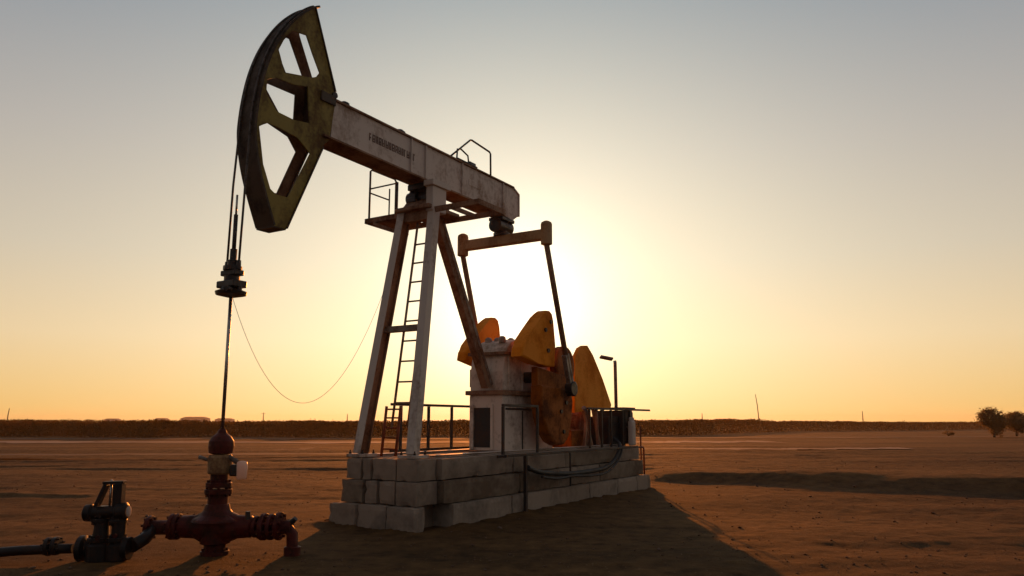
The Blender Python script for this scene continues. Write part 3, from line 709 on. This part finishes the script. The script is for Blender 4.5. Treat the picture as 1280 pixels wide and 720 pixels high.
# right run: bonneted side valve and an elbow turned to the ground
mb = MB(); mb.lathe((.44, 0, .33), (1, -.1, 0), [(0, .08), (.5, .08)])
mb.flange((.47, 0, .33), (1, -.1, 0), .13, .05); mb.flange((.56, -.01, .33), (1, -.1, 0), .16, .06); mb.flange((.66, -.02, .33), (1, -.1, 0), .155, .05)
mb.flange((.76, -.03, .34), (1, -.1, 0), .165, .05); mb.build('side_valve', 'red', wh)
mb = MB(); mb.tube([(.82, -.04, .33), (.90, -.05, .31), (.95, -.05, .25), (.96, -.05, .05), (.96, -.05, -.04)], .07, 14); mb.lathe((.96, -.05, .0), (0, 0, 1), [(0, .10), (.1, .10), (.11, .08)]); mb.build('elbow', 'red', wh)
MB().lathe((.90, -.04, .36), (.6, -.2, .5), [(0, .04), (.12, .03)]).build('needle_valve', 'iron', wh); MB().lathe((.40, -.06, .42), (0, 0, 1), [(0, .035), (.1, .03)]).build('needle_valve', 'iron', wh)
# fittings that stick out at the packing housing
mb = MB(); mb.tube([(-.14, -.02, 1.13), (-.26, -.03, 1.17)], .022, 8); mb.tube([(.12, -.04, 1.17), (.24, -.06, 1.10)], .03, 8); mb.build('grease_nipple', 'galv', wh)
mb = MB(); mb.box(.16, .27, -.13, -.02, .94, 1.08, .015); mb.build('sensor_body', 'iron', wh)
mb = MB(); mb.lathe((.30, -.08, .90), (0, 0, 1), [(0, .05), (.02, .065), (.16, .07), (.21, .06), (.22, .03)], 18, True); mb.build('sensor_cap', 'plastic', wh)

# gate valve on the flowline
gv = empty('gate_valve', (WX-1.10, WY-.42, 0)); tag(gv, 'black twin-stem gate valve with a small bridging yoke on the flowline', 'valve')
mb = MB(); mb.lathe((-.10, 0, -.02), (0, 0, 1), [(0, .14), (.03, .17), (.20, .17), (.24, .11), (.5, .085)]); mb.lathe((.13, 0, -.02), (0, 0, 1), [(0, .12), (.04, .14), (.2, .14), (.24, .09), (.5, .085)])
mb.lathe((-.40, 0, .14), (1, .0, 0), [(0, .10), (.03, .145), (.10, .15), (.12, .09), (.6, .09), (.62, .13), (.7, .13)]); mb.build('body', 'valve', gv)
mb = MB(); mb.lathe((-.34, -.02, .54), (1, 0, .04), [(0, .07), (.02, .095), (.1, .10), (.12, .07), (.42, .07), (.44, .10), (.56, .10), (.58, .07)]); mb.lathe((-.12, 0, .50), (0, 0, 1), [(0, .09), (.12, .08)]); mb.lathe((.11, 0, .48), (0, 0, 1), [(0, .09), (.12, .08)]); mb.flange((-.12, 0, .22), (0, 0, 1), .145, .045); mb.flange((-.12, 0, .44), (0, 0, 1), .12, .04); mb.flange((.11, 0, .22), (0, 0, 1), .13, .045); mb.flange((.11, 0, .43), (0, 0, 1), .115, .04); mb.build('bonnet', 'valve', gv)
mb = MB(); mb.bar((-.20, 0, .60), (-.08, 0, .87), .10, .05, (0, 1, 0), .005); mb.bar((.10, 0, .58), (.09, 0, .88), .12, .12, (0, 1, 0), .008); mb.bar((-.12, 0, .885), (.16, 0, .895), .10, .03, (0, 1, 0), .004); mb.build('yoke', 'valve', gv)
mb = MB(); mb.tube([(-.02, 0, .6), (-.02, 0, .92)], .016, 8); mb.build('stem', 'rod', gv)
mb = MB(); mb.lathe((.245, -.02, .56), (1, 0, 0), [(0, .06), (.015, .06), (.02, .03)]); mb.build('end_cap', 'plastic', gv)
mb = MB(); mb.lathe((-.05, -.16, .28), (0, -1, 0), [(0, .03), (.03, .03)]); mb.lathe((.16, -.13, .30), (0, -1, 0), [(0, .025), (.03, .025)]); mb.build('drain_plug', 'red', gv); gv.scale = (.88, .9, 1)
# flowline
fl = empty('flowline', (WX-1.10, WY-.42, 0)); tag(fl, 'black pipe lying on the dirt, running out of the left of the view', 'pipe')
mb = MB(); mb.tube([(-.40, 0, .14), (-.7, -.01, .13), (-1.0, -.03, .12), (-1.6, -.08, .075), (-2.6, -.18, .06), (-5.5, -.5, .05)], .055, 12); mb.build('pipe', 'valve', fl)
mb = MB(); mb.flange((-.62, -.005, .165), (1, 0, .1), .105, .05); mb.flange((-.70, -.01, .16), (1, 0, .1), .105, .05); mb.build('pipe_flange', 'valve', fl)
mb = MB(); mb.tube([(.28, .02, .16), (.33, .22, .22), (.33, .40, .31)], .075, 12); mb.build('spool', 'valve', fl)

# ------------------------------------------------------------------ far things
def leaves(mb, c, rx, ry, rz, n, s, rnd, thr=.0):
    """leaf-sized faces gathered in clumps through the crown's volume"""
    cl = []
    for _ in range(max(6, n//90)):
        while True:
            p = Vector((rnd.uniform(-1, 1), rnd.uniform(-1, 1), rnd.uniform(-1, 1)))
            if .25 < p.length < 1: break
        cl.append((Vector((c[0]+p.x*rx, c[1]+p.y*ry, c[2]+p.z*rz)), rnd.uniform(.18, .36)))
    for _ in range(n):
        q, r = rnd.choice(cl)
        p = q+Vector((rnd.gauss(0, r*rx*.75), rnd.gauss(0, r*ry*.75), rnd.gauss(0, r*rz*.7)))
        a = Vector((rnd.gauss(0, 1), rnd.gauss(0, 1), rnd.gauss(0, 1))).normalized(); b = a.orthogonal().normalized()
        w = s*rnd.uniform(.6, 1.3)
        vs = [mb.bm.verts.new(p+a*w*i+b*w*.5*j) for i, j in ((-1, 0), (0, -1), (1, 0), (0, 1))]
        mb.bm.faces.new(vs)
def gp(px, py, z=0.0):
    r = (px-640)/F; up = (360-py)/F; ct, st = math.cos(TH), math.sin(TH); d = (r, ct-up*st, st+up*ct); k = (z-EYE)/d[2]
    return Vector((d[0]*k, d[1]*k, z))
def tree(px, py, h, cr, label, seed, group=None, off=0.0, n=5600):
    rnd = random.Random(seed); b = gp(px, py); b.z = 0
    t = empty('tree', b); tag(t, label, 'tree', group)
    mb = MB(); mb.tube([(0, 0, -.1), (.03, 0, h*.25), (off*.4, .05, h*.5), (off, .0, h*.78)], .1, 8, rs=[.13, .10, .07, .03])
    for k in range(7):
        q = rnd.uniform(0, 6.28); z0 = h*rnd.uniform(.22, .55); r = cr*rnd.uniform(.5, .85)
        mb.tube([(off*.3, 0, z0), (off*.5+math.cos(q)*r*.5, math.sin(q)*r*.5, z0+h*.14), (off*.6+math.cos(q)*r, math.sin(q)*r, z0+h*.26)], .04, 6, rs=[.05, .03, .012])
    mb.build('trunk', 'bark', t)
    mb = MB(); leaves(mb, (off, 0, h*.66), cr, cr*.9, h*.34, n, .10, rnd)
    leaves(mb, (off+cr*.3, 0, h*.36), cr*.7, cr*.6, h*.26, n//2, .09, rnd)
    mb.build('crown', 'leaf', t); return t
tree(1243, 547, 2.8, 1.12, 'rounded solitary tree on the far flat, taller of the pair', 4)
tree(1271, 545.5, 2.6, 1.75, 'wider lower tree beside the rounded solitary tree', 9)
b = gp(1186, 545); t = empty('bush', b); tag(t, 'small dark low bush on the open flat before the scrub line', 'bush')
mb = MB(); leaves(mb, (0, 0, .28), .75, .5, .26, 700, .07, random.Random(2)); mb.build('foliage', 'leaf', t)
mb = MB()
for k in range(6): mb.tube([(0, 0, -.05), (.3*math.cos(k), .2*math.sin(k), .3)], .02, 5)
mb.build('stem', 'bark', t)

def scrub():
    rnd = np.random.default_rng(5); n = 230000
    px = rnd.uniform(-160, 1440, n)
    front = np.interp(px, [-160, 450, 850, 1000, 1200, 1440], [80, 81, 92, 128, 155, 160])
    Y = front+np.abs(rnd.normal(0, 1, n))**1.4*14
    Y += 3*np.sin(px/37)+1.5*np.sin(px/11)
    X = (px-640)/F*1.015*Y
    hmax = 1.62+.10*np.sin(X/17.3)+.16*vnoise(X/6.1, Y/5, 22)+.18*vnoise(X/1.9, Y/2, 21)+.10*vnoise(X/.6, Y/.6, 23)
    hmax = np.where(px > 960, hmax*.93, hmax)
    Z = hmax*(1-rnd.random(n)**1.9*.98)+np.where(rnd.random(n) > .99, rnd.random(n)*.3, 0)
    s = rnd.uniform(.04, .12, n)
    a = rnd.normal(0, 1, (n, 3)); a[:, 2] = np.abs(a[:, 2])+.6; a /= np.linalg.norm(a, axis=1)[:, None]
    b = np.cross(a, rnd.normal(0, 1, (n, 3))); b /= np.linalg.norm(b, axis=1)[:, None]
    P = np.stack([X, Y, Z], -1)[:, None, :]
    q = np.stack([-a*1.2, -b*.6, a*1.2, b*.6], 1)*s[:, None, None]
    co_ = (P+q).reshape(-1, 3)
    me = bpy.data.meshes.new('scrub'); me.vertices.add(len(co_)); me.vertices.foreach_set('co', co_.ravel())
    me.loops.add(n*4); me.loops.foreach_set('vertex_index', np.arange(n*4))
    me.polygons.add(n); me.polygons.foreach_set('loop_start', np.arange(n)*4); me.polygons.foreach_set('loop_total', np.full(n, 4))
    me.update(calc_edges=True); me.materials.append(M['scrub'])
    o = bpy.data.objects.new('scrub', me); COL.objects.link(o); tag(o, kind='stuff')
scrub()

def far_at(px, Y): return Vector(((px-640)/F*1.015*Y, Y, 0))
def mast(px, Y, h, lean, label, arm=0):
    b = far_at(px, Y); t = empty('utility_pole', b); tag(t, label, 'pole')
    MB().tube([(0, 0, -.3), (lean*.4, 0, h*.6), (lean, 0, h)], .2, 8, rs=[Y*.0007, Y*.0006, Y*.0004]).build('pole', 'bark', t)
    if arm: MB().bar((lean-arm, 0, h*.93), (lean+arm, 0, h*.93), .12, .12, (0, 0, 1)).build('cross_arm', 'bark', t)
mast(940, 420, 16.2, -1.3, 'tallest thin leaning pole on the horizon right of the lamp post')
mast(27, 260, 6.0, .4, 'short leaning pole on the horizon at the left edge')
mast(338, 330, 5.4, 0, 'tiny pole with cross arm on the horizon beside the polished rod', .9)
mast(440, 420, 5.6, 0, 'tiny bare pole on the horizon left of the rusty leg')
mast(871, 420, 6.0, 0, 'short bare pole on the horizon between lamp post and tallest pole')
mast(1066, 520, 8.5, 0, 'faint thin pole on the horizon between tallest pole and trees')
def shed(px, w, Y, h, label, ridge=True):
    b = far_at(px, Y); W = w/F*Y; t = empty('shed', b); tag(t, label, 'shed', 'far sheds on the horizon')
    h *= .86
    MB().box(-W/2, W/2, 0, 8, -.5, h*.72).build('wall', 'farwall', t)
    MB().prism([(-W/2-.3, h*.72+.01), (-W/2+W*.2, h), (W/2-W*.2, h), (W/2+.3, h*.72+.01)], -.4, 8.4).build('roof', 'farroof', t)
shed(153, 17, 900, 6.0, 'low pale shed standing apart, leftmost on the horizon')
shed(213, 15, 900, 6.6, 'small grey shed on the horizon left of the long one')
shed(254, 34, 950, 8.6, 'long pale shed on the horizon, highest of the row')
shed(290, 22, 950, 6.6, 'low shed on the horizon just right of the polished rod')
shed(897, 26, 900, 5.8, 'low flat shed on the horizon right of the motor railing')

# ------------------------------------------------------------------ air
hm = bpy.data.materials.new('haze'); hm.use_nodes = True; hn_ = hm.node_tree; hn_.nodes.clear()
ho = N(hn_, 'ShaderNodeOutputMaterial'); hv = N(hn_, 'ShaderNodeVolumePrincipled'); hv.inputs['Color'].default_value = (.9, .82, .7, 1)
hv.inputs['Density'].default_value = .0002; hv.inputs['Anisotropy'].default_value = .55; L(hn_, hv.outputs[0], ho.inputs['Volume'])
M['haze'] = hm
tag(MB().box(-2700, 2700, -64, 2700, -1.6, 20).build('haze', 'haze'), kind='stuff')
# ------------------------------------------------------------------ light
sl = bpy.data.lights.new('sun', 'SUN'); sl.energy = 4.2; sl.angle = R(.53); sl.color = (1.0, .27, .035)
so = bpy.data.objects.new('sun', sl); COL.objects.link(so)
so.rotation_euler = sd.to_track_quat('Z', 'Y').to_euler(); so.location = (0, 0, 20)

w = bpy.data.worlds.new('World'); sc.world = w; w.use_nodes = True
nt = w.node_tree; nt.nodes.clear()
out = N(nt, 'ShaderNodeOutputWorld'); bg = N(nt, 'ShaderNodeBackground', Strength=.1); L(nt, bg.outputs[0], out.inputs['Surface'])
sky = N(nt, 'ShaderNodeTexSky'); sky.sky_type = 'NISHITA'; sky.sun_disc = False
sky.sun_elevation = R(SUN_EL); sky.sun_rotation = R(SUN_AZ); sky.air_density = 1.2; sky.dust_density = 4.0; sky.ozone_density = 1.0; sky.altitude = 0
tc = N(nt, 'ShaderNodeTexCoord')
sep = N(nt, 'ShaderNodeSeparateXYZ'); L(nt, tc.outputs['Generated'], sep.inputs[0])
# dusty evening sky: colour by height above the horizon
ramp = N(nt, 'ShaderNodeValToRGB'); L(nt, sep.outputs['Z'], ramp.inputs[0]); cr = ramp.color_ramp
stops = [(0, (.84, .51, .12)), (.1, (.76, .575, .335)), (.2, (.57, .495, .385)), (.33, (.41, .385, .365)), (.52, (.180, .235, .305)), (.8, (.11, .13, .17)), (1, (.10, .12, .16))]
while len(cr.elements) < len(stops): cr.elements.new(.5)
for e, (p, c) in zip(cr.elements, stops): e.position = p; e.color = c4(c)
dot = N(nt, 'ShaderNodeVectorMath', operation='DOT_PRODUCT'); L(nt, tc.outputs['Generated'], dot.inputs[0]); dot.inputs[1].default_value = sd
# darker away from the sun's side
az = N(nt, 'ShaderNodeMapRange', interpolation_type='SMOOTHSTEP'); az.inputs['From Min'].default_value = -.4; az.inputs['From Max'].default_value = .66
L(nt, sep.outputs['Y'], az.inputs['Value'])
m1 = N(nt, 'ShaderNodeMix', data_type='RGBA'); m1.inputs[6].default_value = (.165, .155, .158, 1); L(nt, ramp.outputs[0], m1.inputs[7]); L(nt, az.outputs[0], m1.inputs[0])
# aureole of the dust round the sun
ac = N(nt, 'ShaderNodeMath', operation='ARCCOSINE'); L(nt, dot.outputs['Value'], ac.inputs[0])
def gauss(sig, col, amp, pw=1.6):
    a = N(nt, 'ShaderNodeMath', operation='DIVIDE'); a.inputs[1].default_value = R(sig); L(nt, ac.outputs[0], a.inputs[0])
    b = N(nt, 'ShaderNodeMath', operation='POWER'); b.inputs[1].default_value = pw; L(nt, a.outputs[0], b.inputs[0])
    c = N(nt, 'ShaderNodeMath', operation='MULTIPLY'); c.inputs[1].default_value = -1; L(nt, b.outputs[0], c.inputs[0])
    d = N(nt, 'ShaderNodeMath', operation='EXPONENT'); L(nt, c.outputs[0], d.inputs[0])
    e = N(nt, 'ShaderNodeVectorMath', operation='SCALE'); e.inputs[0].default_value = [x*amp for x in col]; L(nt, d.outputs[0], e.inputs['Scale']); return e
g1 = gauss(5.0, (1.0, .98, .88), .8); g2 = gauss(20, (.662, .62, .422), 1.0, 1.4)
s1 = N(nt, 'ShaderNodeVectorMath', operation='ADD'); L(nt, g1.outputs[0], s1.inputs[0]); L(nt, g2.outputs[0], s1.inputs[1])
s2 = N(nt, 'ShaderNodeVectorMath', operation='ADD'); L(nt, s1.outputs[0], s2.inputs[0]); L(nt, m1.outputs[2], s2.inputs[1])
k1 = N(nt, 'ShaderNodeVectorMath', operation='SCALE'); k1.inputs['Scale'].default_value = 10*.95; L(nt, s2.outputs[0], k1.inputs[0])
k2 = N(nt, 'ShaderNodeVectorMath', operation='SCALE'); k2.inputs['Scale'].default_value = .04; L(nt, sky.outputs[0], k2.inputs[0])
s3 = N(nt, 'ShaderNodeVectorMath', operation='ADD'); L(nt, k1.outputs[0], s3.inputs[0]); L(nt, k2.outputs[0], s3.inputs[1])
L(nt, s3.outputs[0], bg.inputs['Color'])

sc.view_settings.view_transform = 'Standard'; sc.view_settings.look = 'None'
sc.view_settings.exposure = 0.0; sc.view_settings.gamma = 1.0; sc.view_settings.use_curve_mapping = False
sc.render.engine = 'CYCLES'; sc.cycles.use_denoising = True; sc.cycles.max_bounces = 6
